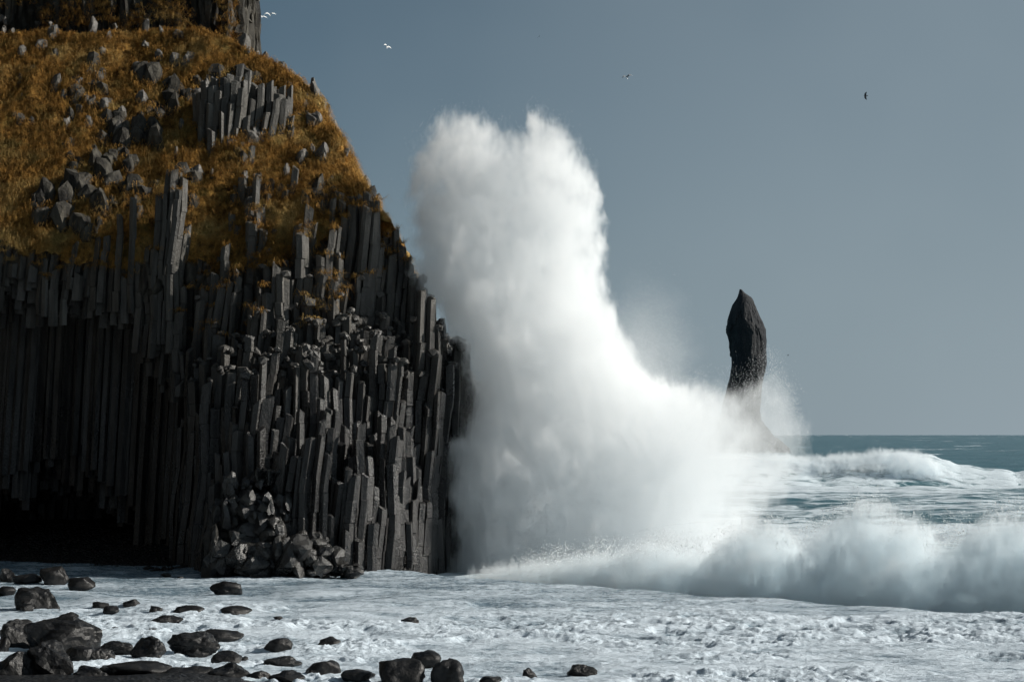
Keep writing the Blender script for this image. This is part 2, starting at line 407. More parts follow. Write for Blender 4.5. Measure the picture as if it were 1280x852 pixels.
# faint veil blowing off the right side of the burst
def ellipsoid(name, c, r, mat, parent, nu=40, nv=24):
    v = []; f = []
    for j in range(nv + 1):
        th = math.pi * j / nv
        for i in range(nu):
            ph = 2 * math.pi * i / nu
            v.append((c[0] + r[0] * math.sin(th) * math.cos(ph), c[1] + r[1] * math.sin(th) * math.sin(ph), c[2] + r[2] * math.cos(th)))
    for j in range(nv):
        for i in range(nu):
            f.append((j * nu + i, (j + 1) * nu + i, (j + 1) * nu + (i + 1) % nu, j * nu + (i + 1) % nu))
    return mesh(name, v, f, mat, parent)
def veil_mat(name, c, r, dens, step):
    m = NT(name); tc = m.n('ShaderNodeTexCoord').outputs['Object']
    n = m.noise(tc, 0.5, 4, 0.6, color=True)
    p = m.vec('ADD', tc, m.vec('SCALE', m.vec('SUBTRACT', n, (0.5, 0.5, 0.5)), 3.0))
    p = m.vec('DIVIDE', m.vec('SUBTRACT', p, c), r)
    ln = m.n('ShaderNodeVectorMath', operation='LENGTH'); m.l(p, ln.inputs[0])
    d = m.math('MULTIPLY', m.range(ln.outputs['Value'], 0.95, 0.1, 0, 1), dens)
    v = m.n('ShaderNodeVolumePrincipled'); v.inputs['Color'].default_value = (1, 1, 1, 1)
    v.inputs['Anisotropy'].default_value = 0.3; m.l(d, v.inputs['Density']); m.l(v.outputs[0], m.out.inputs['Volume'])
    m.m.cycles.volume_step_rate = step
    return m.m
a = lp(806, 462); c = (a[0], 0.0, a[1]); r = (3.6, 2.8, 5.6)
ellipsoid('mist_veil', c, r, veil_mat('thin_mist', c, r, 0.17, 0.35), burst)
cnt = 12000
q = rng.normal(0, 0.45, (cnt, 3)) * np.array([2.4, 2.0, 4.2]) + np.array([c[0], 0, c[2] + 0.4])
droplets('droplets', q, burst, 0.003, 0.010)

xf = np.linspace(-35, 66, 30); ycf, hcf = crest(xf)
topf = [(float(a - 40), float(max(0.2, (b + 1.1) * sstep(64, 50, a) + 0.35 * math.sin(a * 1.7)))) for a, b in zip(xf, hcf)]
mf = spray_material('far_wave_spray', None, (-76, 27), [(0, -75), (8, -75)], [(0, 26), (8, 26)], topf, [(0, 2.0), (2.5, 3.2), (8, 2)], 8.0, 0.7, 1.8, 2.4, 1.0, scale=0.6, aniso=0.0, color=(0.96, 0.988, 1.0))
mf.cycles.volume_step_rate = 0.1
spray_domain('spray', [(0, -75), (8, -75)], [(0, 26), (8, 26)], topf, [(0, 2.0), (2.5, 3.2), (8, 2)], 8.0, mf, fw, margin=0.4, nz=16, seg=48).location = (0, -1.2, 0)

# near breaker: long roll of churned water just past the lip of the wash
p0 = np.array([at(600, 0, 93.0)[0], 93.0]); p1 = np.array([at(1480, 0, 70.5)[0], 70.5])
dirv = (p1 - p0); LEN = float(np.hypot(*dirv)); ang = math.atan2(dirv[1], dirv[0])
def onl(px, py):     # pixel -> distance along the line and height
    k = (px - 640) / F
    # p0 + s*dir : x = k*y
    dx, dy_ = dirv / LEN
    s = (k * p0[1] - p0[0]) / (dx - k * dy_)
    y = p0[1] + s * dy_
    return s, at(px, py, y)[2] - BZ + 0.35
nb = empty('breaking_wave', (p0[0], p0[1], BZ)); nb.rotation_euler = (0, 0, ang)
props(nb, 'low churning wave of white water rolling in just beyond the foam-covered shore', 'wave')
topn = [onl(x, y) for x, y in [(600, 716), (650, 706), (720, 696), (800, 684), (870, 676), (930, 672), (960, 668), (1000, 666), (1035, 655), (1065, 640), (1095, 634), (1120, 648), (1150, 668), (1175, 672), (1205, 656), (1250, 648), (1290, 648), (1350, 655), (1420, 660), (1470, 700)]]
NH = 5.6
sxs = np.arange(topn[0][0], topn[-1][0], 0.55); tb = np.interp(sxs, [a for a, b in topn], [b for a, b in topn])
chop = -0.15 + 0.4 * (fbm(sxs * 0.45, 0 * sxs, s=301, o=2) - .5) + 1.1 * (rng.random(len(sxs)) - .55) * sstep(2.2, 3.2, tb)
topn_fine = list(zip(sxs.tolist(), np.clip(tb + chop, 0.8, NH - .1).tolist()))
dyn = [(0, 3.0), (1.5, 2.8), (3, 2.0), (NH, 1.0)]
leftn = [(0, topn[0][0]), (NH, topn[0][0])]; rightn = [(0, topn[-1][0]), (NH, topn[-1][0])]
mn = spray_material('wave_spray', None, (topn[0][0] - 1, topn[-1][0] + 1), leftn, rightn, topn_fine[::2], dyn, NH, 1.15, 0.6, 3.0, 0.7, scale=1.1, aniso=0.0, color=(0.95, 0.985, 1.0), vs=0.38)
mn.cycles.volume_step_rate = 0.12
spray_domain('spray', leftn, rightn, topn_fine, dyn, NH, mn, nb, margin=0.35, nz=24, seg=64)
tn = np.array(topn_fine)
b = roll('tumbling_water', topn[0][0] + 0.5, topn[-1][0] - 0.5, 520, 44, lambda x: (0 * x - 0.1 + 0.5 * np.sin(x * 0.7), np.interp(x, tn[:, 0], tn[:, 1]) * 0.28), 0, lambda x, y: 0 * x - 0.2, 1.5, nb, 130, 0.5)
N = 320000
q = np.stack([rng.uniform(3, LEN, N), rng.uniform(-1.2, 1.2, N), rng.uniform(1, NH + 1, N)], -1)
e = np.interp(q[:, 0], tn[:, 0], tn[:, 1]) - q[:, 2] + 1.6 * (fbm(q[:, 0] * 1.2, q[:, 1], q[:, 2] * 0.9, s=92) - 0.5)
q = q[rng.random(N) < 0.5 * np.exp(-((e - 0.1) / 0.35) ** 2)]
droplets('droplets', q, nb, 0.008, 0.024)

# ------------------------------------------------------------------ cliff
def wx(px, Yc): return (px - 640) * Yc / F
foot = [(-260, 101), (-120, 100), (0, 99.0), (100, 98.5), (180, 98.0), (225, 96.0), (255, 90.5), (300, 88.5), (380, 88), (450, 89.5), (500, 92), (545, 96), (575, 100), (592, 105)]
fx = np.array([wx(a, b) for a, b in foot]); fy = np.array([b for a, b in foot])
def front(x): return np.interp(x, fx, fy)
sil = [(600, 760, 97), (592, 600, 97), (590, 452, 97), (575, 446, 97), (556, 420, 98), (541, 404, 98), (522, 362, 99), (503, 345, 99), (500, 322, 100), (482, 278, 101), (456, 262, 102), (450, 238, 103), (428, 205, 104), (416, 172, 105), (399, 152, 106), (389, 122, 107), (360, 97, 108), (332, 78, 109), (305, 66, 110), (200, 20, 111)]
sxz = sorted([(wx(a, c), CH + (543 - b) * c / F) for a, b, c in sil])
SX = np.array([a for a, b in sxz]); SZ = np.array([b for a, b in sxz])
def silz(x): return np.interp(x - 0.4, SX, SZ)
XC = wx(240, 97)       # left of this the wall recedes into the cave
def surf(x, y, lean=True):
    f = front(x); t = y - f
    hr = np.interp(t, [-.01, 0, 1, 2.4, 3.8, 5.4, 7.0, 8.6, 10.4, 12, 16, 24, 40], [-3, 1.9, 3.6, 5.8, 8.2, 9.8, 11.4, 13.6, 15.8, 18.2, 23.6, 30.2, 34])
    hl = np.interp(t, [-.01, 0, 1, 3, 6, 8.8, 14, 24], [-3, 12.6, 14.8, 18.0, 23.0, 28.6, 31.0, 34])
    k = sstep(XC - 3.6, XC + 1.2, x)
    h = hl * (1 - k) + hr * k
    hu = np.interp(y, [97.5, 99, 102, 106, 109.5, 113, 122], [14.8, 17.0, 20.0, 24.4, 28.4, 30.5, 34])     # the one rounded shoulder above
    w_ = sstep(96.5, 100.5, y)
    return np.where(h < 0, h, h * (1 - w_) + hu * w_)
def glim(x): return np.interp(x, [wx(0, 105), wx(130, 102), wx(200, 100), wx(330, 95), wx(450, 97), wx(480, 100)], [14.8, 14.6, 14.4, 14.2, 16.8, 18.0])

cliff = empty('cliff', (0, 0, 0))
props(cliff, 'dark cliff of tall basalt columns capped with dry orange grass, black cave at its foot', 'cliff')

# irregular hexagonal lattice
S = 0.44
ROT = math.radians(14)
LEAN = 0.05
def lattice(x0, x1, y0, y1, S, seed):
    """centres and the six jittered shared corners of every cell"""
    out = []
    ca, sa = math.cos(ROT), math.sin(ROT)
    rx0, rx1, ry0, ry1 = x0, x1, y0, y1
    mx_, my_ = (x0 + x1) / 2, (y0 + y1) / 2; rad = math.hypot(x1 - x0, y1 - y0) / 2
    x0, x1, y0, y1 = -rad, rad, -rad, rad
    def rot(a, b): return (mx_ + a * ca - b * sa, my_ + a * sa + b * ca)
    dx = S; dyy = S * 0.8660254
    R = S / math.sqrt(3)
    nj = int((y1 - y0) / dyy); ni = int((x1 - x0) / dx)
    for j in range(nj):
        for i in range(ni):
            cx = x0 + i * dx + (j % 2) * dx / 2; cy = y0 + j * dyy
            ps = []
            for k in range(6):
                a = math.radians(30 + 60 * k); qx = cx + R * math.cos(a); qy = cy + R * math.sin(a)
                kx = round(qx / (S * 0.25)); ky = round(qy / (S * 0.25 * 0.577))
                r1 = ((kx * 73856093) ^ (ky * 19349663) ^ (seed * 83492791)) & 0xffff; r2 = (r1 * 40503 + 12345) & 0xffff
                ps.append(rot(qx + (r1 / 65535 - .5) * S * 0.36, qy + (r2 / 65535 - .5) * S * 0.36))
            wx_, wy_ = rot(cx, cy)
            if rx0 < wx_ < rx1 and ry0 < wy_ < ry1: out.append((wx_, wy_, ps, (2 * i + j % 2, j)))
    return out
cells = lattice(-33.0, -1.2, 86.0, 122.0, S, 5)
CX = np.array([c[0] for c in cells]); CY = np.array([c[1] for c in cells])
cl1 = cell(CX / 1.7, CY / 1.1, 40); cl2 = cell(CX / 0.9, CY / 0.8, 50); jit = rng.random(len(cells))
tj = (cl1 - 0.5) * 2.6 + (cl2 - 0.5) * 1.6 + (jit - .5) * .4
LX = CX + LEAN * np.clip(surf(CX, CY), 0, 28); LX = CX + LEAN * np.clip(surf(LX, CY), 0, 28)
LX = np.where(surf(LX, CY) < 0, CX, LX)
top0 = surf(LX, CY + tj) ; base_ok = CY >= front(CX) - 0.0
top0 = np.where(surf(LX, CY) < 0, -3, np.maximum(top0, 1.6)) + (jit - 0.5) * 0.9 + (cl2 - 0.5) * 1.7
Gs = surf(LX, CY)
oc = fbm(CX * 0.42, CY * 0.55, s=44, o=3) - 0.10 * sstep(23.0, 25, Gs) - 0.16 * sstep(wx(190, 100), wx(90, 100), CX) + 0.08 * np.exp(-((CX - wx(215, 102)) / 2.4) ** 2 - ((Gs - 21.0) / 2.0) ** 2); gz = glim(LX)
grassy = Gs > gz + 0.8 * (cl1 - 0.5)
out_h = Gs + np.where(oc > 0.59, 0.2 + 11.0 * (oc - 0.59) + 1.4 * (cl2 - 0.4) + (jit - .5) * .5, -1.1)
top0 = np.where(grassy, out_h, top0)
zt = top0.copy()
for _ in range(6): zt = np.minimum(top0, silz(CX + LEAN * np.maximum(zt, 0)) + 0.9 * (jit - 0.6) + 0.9 * (cl2 - 0.6) - np.where(grassy, 1.4, 0))
# bottom of each column: hanging over the cave on the left
T = CY - front(CX)
inside = (CX < XC - 1.0)
bot = np.where(inside & (T < 15), np.where(T < 4.2 + 1.5 * (cl1 - .5), 12.4 + 2.0 * (cl2 - 0.5), 3.4 + 2.6 * (cl1 - 0.5) + 2.2 * (fbm(CX * 0.3, CY * 0.1, s=88) - .5) * 2) + jit * 0.8 - 4.0 * sstep(XC - 6, XC - 1.0, CX), -1.2)
valid = (Gs > 0) & (zt > 1.0) & (zt > bot + 0.5)
zt = np.where(CY > 107.5, np.minimum(zt, 27.6), zt)
zt_cap = np.minimum(zt, 34)

def column(c, top, bot, jrs):
    cx, cy, ps = c[:3]; r = random.Random(int(cx * 1000) * 7919 + int(cy * 1000))
    vis = max(bot, top - 6.5)
    zs = [bot] if vis > bot + .1 else []
    z = vis; 
    while z < top - 0.5:
        zs.append(z); z += r.uniform(0.4, 2.4)
    rings = []
    s0 = r.uniform(0.88, 0.99); ox = oy = 0.0
    for i, z in enumerate(zs):
        s = s0 * r.uniform(0.84, 1.0); nx_, ny_ = r.uniform(-.05, .05), r.uniform(-.07, .07)
        z2 = (zs[i + 1] if i + 1 < len(zs) else top)
        last = i + 1 == len(zs)
        rings.append((z, s, nx_, ny_, False)); rings.append((z2 - 0.03, s, nx_, ny_, last))
        if last:
            rings.append((z2, s * r.uniform(0.6, 0.86), nx_, ny_, True))
    tx, ty = r.uniform(-.5, .5), r.uniform(-.5, .35)
    v = []; f = []
    ch = [r.uniform(-.10, .03) for _ in range(6)]
    for (z, s, ax_, ay_, tilt) in rings:
        for k, (qx, qy) in enumerate(ps):
            zz = z + ((qx - cx) * tx + (qy - cy) * ty + ch[k] if tilt else 0)
            bx = 0.08 * math.sin(zz * .55 + cx * .9) + 0.06 * math.sin(zz * 1.4 + cy * 1.7); by = 0.08 * math.sin(zz * .6 + cx * .7 + 2)
            v.append((cx + (qx - cx) * s + ax_ + bx + LEAN * zz, cy + (qy - cy) * s + ay_ + by, zz))
    n = len(rings)
    for i in range(n - 1):
        for k in range(6):
            k2 = (k + 1) % 6; f.append((i * 6 + k, i * 6 + k2, (i + 1) * 6 + k2, (i + 1) * 6 + k))
    f.append(tuple(range(5, -1, -1))); f.append(tuple((n - 1) * 6 + k for k in range(6)))
    return v, f

# exposure: height above the neighbours towards the camera
zt_v = np.where(valid, zt_cap, -2.0)
order = {}
key = {}
for i in range(len(cells)): key[cells[i][3]] = i
expo = np.zeros(len(cells)); show = np.zeros(len(cells), bool)
for i in range(len(cells)):
    if not valid[i]: continue
    a, bb = cells[i][3]
    mx = -2.0; mn_ = 99.0
    for da, db in ((-1, -1), (1, -1), (-2, 0), (2, 0), (-1, 1), (1, 1)):
        j = key.get((a + da, bb + db)); h = zt_v[j] if j is not None else -2.0
        if j is None or CY[j] < CY[i] - 0.1: mx = max(mx, h)
        mn_ = min(mn_, h)
    expo[i] = min(zt_v[i], 26) - max(mx, bot[i]); show[i] = zt_v[i] > mn_ - 0.5 or bot[i] > 0 or True
lit = (CX > XC - 1.0) & valid & (zt_v < 24)
rank = np.argsort(np.where(lit, -expo, 1e9))[:100]
rs = set(int(i) for i in rank)
rest = Acc()
for i, c in enumerate(cells):
    if not valid[i]: continue
    v, f = column(c, zt_cap[i], bot[i], 0)
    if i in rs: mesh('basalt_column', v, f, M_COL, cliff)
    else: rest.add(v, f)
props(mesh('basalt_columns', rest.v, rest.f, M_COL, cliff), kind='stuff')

# rock lumps helper: displaced, chipped boulder
import mathutils
def ico(sub):
    import bmesh
    bm = bmesh.new(); bmesh.ops.create_icosphere(bm, subdivisions=sub, radius=1.0)
    v = np.array([p.co[:] for p in bm.verts]); f = [tuple(q.index for q in p.verts) for p in bm.faces]; bm.free(); return v, f
ICO = {k: ico(k) for k in (1, 2, 3, 4)}
def rock(size, seed, sub=3, angular=0.5, rough=0.12):
    v, f = ICO[sub]; v = v.copy(); r = np.random.default_rng(seed)
    for _ in range(int(4 + 10 * angular)):
        n = r.normal(size=3); n /= np.linalg.norm(n); dd = r.uniform(0.55, 0.92) if angular > 0.3 else r.uniform(0.75, 0.97)
        q = v @ n; k = np.maximum(0, q - dd); v = v - k[:, None] * n[None, :] * (0.6 + 0.4 * angular)
    o = r.uniform(0, 90, 3)
    nn = fbm(v[:, 0] * 1.3 + o[0], v[:, 1] * 1.3 + o[1], v[:, 2] * 1.3 + o[2], s=seed, o=3) - 0.5
    n2 = fbm(v[:, 0] * 6 + o[0], v[:, 1] * 6, v[:, 2] * 6, s=seed + 5, o=3) - 0.5
    v = v * (1 + rough * 2.2 * nn + rough * 0.6 * n2)[:, None]
    ext = (v.max(0) - v.min(0)) / 2; v = (v - (v.max(0) + v.min(0)) / 2) / ext
    return v * np.array(size)[None, :], f

# rough wet foot of the buttress: one lumpy mass of broken rock
acc = Acc(); r = random.Random(3)
for (px, py, Yc, sx, sy, sz) in [(285, 690, 88, 1.3, 1.4, 1.8), (320, 700, 87.2, 1.3, 1.3, 1.3), (360, 700, 87, 1.3, 1.2, 1.2), (400, 706, 87.3, 1.2, 1.2, 0.9), (432, 712, 87.6, 0.9, 1, 0.55),
                                 (300, 650, 88.4, 1.2, 1.4, 1.6), (345, 665, 88, 1.2, 1.3, 1.2), (388, 685, 88, 1.1, 1.2, 1.1), (300, 612, 88.8, 1.0, 1.2, 1.1), (335, 600, 88.9, 0.9, 1.1, 0.9), (325, 632, 88.3, 1.0, 1.2, 0.9), (355, 640, 88.6, 0.9, 1, 0.8), (275, 655, 89.2, 0.9, 1.2, 1.5)]:
    p = at(px, py, Yc)
    for k in range(14):
        v, f = rock((sx * r.uniform(.18, .5), sy * r.uniform(.3, .6), sz * r.uniform(.22, .6)), r.randrange(9999), 2, 1.0, 0.45)
        off = np.array([p[0] + r.uniform(-.6, .6) * sx, p[1] + r.uniform(-.3, .7) * sy, p[2] + r.uniform(-.6, .5) * sz])
        acc.add(v + off, f)
mesh('rocky_foot', acc.v, acc.f, M_WET, cliff)

# broken rubble lying on the ledges
acc = Acc()
idx = np.where(valid & (zt_v > 8.5) & (zt_v < 15) & (CX > XC - 0.5))[0]
for i in idx:
    n = 4 if (9.0 < zt_v[i] < 12.5) else 1
    for _ in range(n):
        if r.random() < 0.35: continue
        s = r.uniform(.08, .22)
        v, f = rock((s * r.uniform(.8, 1.5), s, s * r.uniform(.6, 1.4)), r.randrange(9999), 1, 1.0, 0.4)
        z = zt_v[i]; acc.add(v + np.array([CX[i] + LEAN * z + r.uniform(-.25, .25), CY[i] + r.uniform(-.3, .2), z + r.uniform(-.05, .15)]), f)
for _ in range(220):        # stones showing through the turf
    x = r.uniform(-30, -7); y = front(np.array([x]))[0] + r.uniform(5, 24); z = float(min(surf(np.array([x]), np.array([y]))[0], silz(np.array([x]))[0]))
    if z < glim(np.array([x]))[0] - 2: continue
    s = r.uniform(.1, .4); v, f = rock((s * r.uniform(.6, 1.1), s, s * r.uniform(.9, 2.2)), r.randrange(9999), 2, 1.0, 0.35)
    acc.add(v + np.array([x, y, z + r.uniform(0, .2)]), f)
props(mesh('rubble', acc.v, acc.f, M_WET, cliff), kind='stuff')

# larger slabs standing out of the turf
acc = Acc()
for _ in range(380):
    x = r.uniform(-24, -8); y = r.uniform(98, 107.5); xa, ya = np.array([x]), np.array([y])
    if fbm(xa * 0.4, ya * 0.5, s=444, o=3)[0] < 0.57: continue
    z = float(min(surf(xa, ya)[0], silz(xa)[0] - .5))
    if z < glim(xa)[0] - 1: continue
    w_ = r.uniform(.22, .6); v, f = rock((w_, w_ * 1.1, w_ * r.uniform(.9, 2.2)), r.randrange(9999), 2, 0.9, 0.3)
    acc.add(v + np.array([x, y, z - 0.35 * w_]), f)
props(mesh('outcrop_slabs', acc.v, acc.f, M_CRAG, cliff), kind='stuff')

# turf surface
def gsurf(x, y):
    z = np.minimum(surf(x, y), silz(x) - 0.25)
    z = z + 1.3 * (fbm(x * 0.35, y * 0.35, s=15, o=3) - 0.5) + 1.1 * (fbm(x * 1.2, y * 1.0, s=16, o=5, g=0.62) - 0.5)
    z = np.where(y > 108.5, np.minimum(z, 28.3 + 0.9 * (fbm(x * .5, y * .1, s=19) - .4)), z)
    return np.minimum(z, silz(x) - 0.1 + 0.5 * (fbm(x * 1.1, y * 1.1, s=18) - 0.4))
xs = np.arange(-33, -6.0, 0.16); ys = np.arange(90, 121, 0.16)
X, Y = np.meshgrid(xs, ys); Z = gsurf(X, Y)
gm = (surf(X, Y) > glim(X) + 1.0 * (fbm(X * 0.9, Y * 0.9, s=17) - 0.5)) & (silz(X) > glim(X) - 1.5)
F4 = gridfaces(*X.shape); keep = gm.ravel()[F4].all(1)
props(mesh('turf', np.stack([X, Y, Z], -1).reshape(-1, 3), F4[keep], M_TURF, cliff, smooth=True), kind='stuff')

# grass blades: drooping tufts on the turf and on the column tops
def tufts(P, n_each, l0, l1):
    n = len(P) * n_each; P = np.repeat(P, n_each, 0) + rng.normal(0, 0.05, (n, 3)) * np.array([1, 1, .3])
    a = rng.normal(-math.pi / 2, 1.0, n); L = rng.uniform(l0, l1, n); w = rng.uniform(.006, .013, n)
    d = np.stack([np.cos(a), np.sin(a), np.zeros(n)], -1); sd = np.stack([-np.sin(a), np.cos(a), np.zeros(n)], -1)
    up = rng.uniform(0.1, 0.6, n)[:, None]
    m1 = P + d * (L * 0.45)[:, None] + np.array([0, 0, 1.0]) * up * L[:, None] * 0.7
    m2 = P + d * L[:, None] - np.array([0, 0, 1.0]) * (L * rng.uniform(-.1, .6, n))[:, None]
    v = np.stack([P - sd * w[:, None], P + sd * w[:, None], m1 + sd * w[:, None] * .8, m1 - sd * w[:, None] * .8, m2], 1).reshape(-1, 3)
    b0 = np.arange(n)[:, None] * 5
    tri = np.concatenate([b0 + np.array([[0, 1, 2]]), b0 + np.array([[0, 2, 3]]), b0 + np.array([[3, 2, 4]])], 0)
    return v, tri
N = 42000
tx = rng.uniform(-32, -6.5, N); ty = rng.uniform(90, 119, N)
ok = (surf(tx, ty) > glim(tx) + 1.0 * (fbm(tx * 0.9, ty * 0.9, s=17) - 0.5) - 0.1) & (surf(tx, ty) < 30)
tx, ty = tx[ok], ty[ok]; P = np.stack([tx, ty, gsurf(tx, ty)], -1)
ci = np.where(valid & (zt_v > 11.0) & (zt_v < 22) & (zt_v > glim(CX) - 3.8))[0]
pc = []
for i in ci:
    if oc[i] + 0.1 * jit[i] > 0.56 and zt_v[i] < glim(CX[i:i+1])[0]: continue
    for _ in range(4): pc.append((CX[i] + LEAN * zt_v[i] + r.uniform(-.28, .28), CY[i] + r.uniform(-.3, .2), zt_v[i] + .02))
P = np.concatenate([P, np.array(pc)], 0)
cgx = rng.uniform(-33, -15.4, 2600); cgz = rng.uniform(28, 33.5, 2600)
okc = fbm(cgx * 0.7, cgz * 0.5, s=333, o=3) > 0.60
P = np.concatenate([P, np.stack([cgx, 110.7 + 0.12 * (cgz - 28), cgz], -1)[okc]], 0)
v, f = tufts(P, 9, 0.25, 0.75)
props(mesh('grass', v, f, M_BLADE, cliff), kind='stuff')

# upper crag
ccells = lattice(-34, -13.6, 110.5, 118, 0.36, 9)
acc = Acc()
for c in ccells:
    cx, cy, ps = c[:3]
    f0 = 111.6 + 1.3 * (float(cell(np.array([cx / 1.3]), np.array([0.0]), 60)[0]) - .5) + 1.0 * (float(cell(np.array([cx / .6]), np.array([3.0]), 61)[0]) - .5)
    right_ = -15.1 + 0.9 * (float(vn(np.array([cy * .5]), np.array([0.]), s=5)[0]) - .5)
    if cy < f0 or cx > right_: continue
    top_ = 36 + r.uniform(-1, 1)
    if cx > right_ - 1.2: top_ = r.uniform(31, 35)
    # built with rough, twisting sides
    rr = random.Random(int(cx * 100) * 31 + int(cy * 100)); zz = 25.5; v = []; n = 0; f = []
    while zz < top_:
        s = rr.uniform(.6, 1.4); ox, oy = rr.uniform(-.1, .1), rr.uniform(-.35, .2)
        for qx, qy in ps: v.append((cx + (qx - cx) * s + ox, cy + (qy - cy) * s + oy, zz + rr.uniform(-.15, .15)))
        n += 1; zz += rr.uniform(.3, 1.3)
    for i in range(n - 1):
        for k in range(6): k2 = (k + 1) % 6; f.append((i * 6 + k, i * 6 + k2, (i + 1) * 6 + k2, (i + 1) * 6 + k))
    f.append(tuple((n - 1) * 6 + k for k in range(6))); acc.add(v, f)
mesh('upper_crag', acc.v, acc.f, M_CRAG, cliff)

# the hill mass behind, closing the cliff off
v = []; f = []
prof_ = [(-70, 118), (-34, 120), (-16.5, 119), (-8, 116), (-3.5, 110), (-2.6, 125), (-8, 150), (-70, 170)]
tops_ = [34, 34, 31, 17, 5, 5, 15, 34]
for (x, y), h in zip(prof_, tops_): v += [(x, y, -3), (x, y, h)]
n = len(prof_)
for i in range(n): j = (i + 1) % n; f.append((2 * i, 2 * j, 2 * j + 1, 2 * i + 1))
f.append(tuple(2 * i + 1 for i in range(n)))
mesh('rock_mass', v, f, M_CRAG, cliff)
# left end wall of the cave, out of the frame
acc = Acc()
for k in range(60):
    vv, ff = rock((2.2, 2.2, 3.2), 500 + k, 3, 0.9, 0.2)
    acc.add(vv + np.array([-33.5 - r.uniform(0, 4), 100 + (k % 10) * 2.2, 1 + (k // 10) * 5.0]), ff)
mesh('side_wall', acc.v, acc.f, M_COL, cliff)

# the mountain beyond the left of the frame, added unseen to keep sky light off the cave
line = np.array([(-39, 128), (-38, 110), (-37, 85), (-35, 60), (-33, 30), (-31, 0), (-32, -40), (-38, -95)])
tt = np.linspace(0, len(line) - 1, 90); lx = np.interp(tt, range(len(line)), line[:, 0]); ly = np.interp(tt, range(len(line)), line[:, 1])
hh_ = np.concatenate([np.linspace(-2, 58, 40), [62, 66, 68]]); back = np.concatenate([np.linspace(0, 22, 40), [40, 70, 110]])
LX2 = lx[None, :] - back[:, None] + 3.5 * (fbm(ly[None, :] * 0.12, hh_[:, None] * 0.12, s=501, o=5) - .5) - 1.5
LY2 = np.broadcast_to(ly[None, :], LX2.shape) ; LZ2 = np.broadcast_to(hh_[:, None], LX2.shape)
props(mesh('sky_blocking_mountain', np.stack([LX2, LY2, LZ2], -1).reshape(-1, 3), gridfaces(*LX2.shape), M_CRAG), kind='structure')

# ------------------------------------------------------------------ sea stack
ST = 460.0
pr = [(361.5, 924.5, 927), (366, 923.5, 931), (372, 921.5, 940), (382, 915.5, 945), (388, 913.5, 947.5), (400, 910, 952), (412, 909, 956.8), (425, 912.5, 958), (440, 913.5, 957.5), (456, 913.5, 958), (469, 911.6, 955.5), (480, 909, 953.5), (492, 906, 952), (503, 904.5, 951.5), (515, 902.6, 951), (530, 899, 954), (545, 892, 966), (552, 887, 977), (560, 880, 985)]
prz = np.array([at(640, p[0], ST)[2] for p in pr][::-1]); pl = np.array([at(p[1], p[0], ST)[0] for p in pr][::-1]); prr = np.array([at(p[2], p[0], ST)[0] for p in pr][::-1])
zz = np.linspace(prz[0] - 1, prz[-1], 150); th = np.linspace(0, 2 * math.pi, 96, endpoint=False)
Zt, A = np.meshgrid(zz, th, indexing='ij'); l = np.interp(Zt, prz, pl); rr_ = np.interp(Zt, prz, prr)
c = (l + rr_) / 2; w = (rr_ - l) / 2
n1 = fbm(np.cos(A) * 2 + 5, np.sin(A) * 2, Zt * 0.10, s=200, o=4, g=.6) - 0.5; n2 = cell(np.cos(A) * 3 + 9, Zt * 0.22 + np.sin(A) * 1.5, 210) - 0.5 + 0.9 * (fbm(np.cos(A) * 7 + 5, np.sin(A) * 7, Zt * 0.5, s=220, o=3) - .5)
k = 1 + 0.10 * n1 + 0.11 * n2
sx0, sy0 = float(c[0, 0]), ST
Vx = c - sx0 + np.cos(A) * w * k; Vy = np.sin(A) * w * 1.25 * k
v = np.stack([Vx, Vy, Zt - SEA], -1).reshape(-1, 3); m_ = 96; n_ = 150
i = np.arange(n_ - 1)[:, None] * m_; j = np.arange(m_)[None, :]; j2 = (j + 1) % m_
f = np.stack([i + j, i + j2, i + m_ + j2, i + m_ + j], -1).reshape(-1, 4)
o = mesh('sea_stack', v, f, M_STACK, smooth=False); o.location = (sx0, sy0, SEA)
props(o, 'tall thin dark rock stack standing alone in the sea, its foot hidden by spray', 'sea stack')

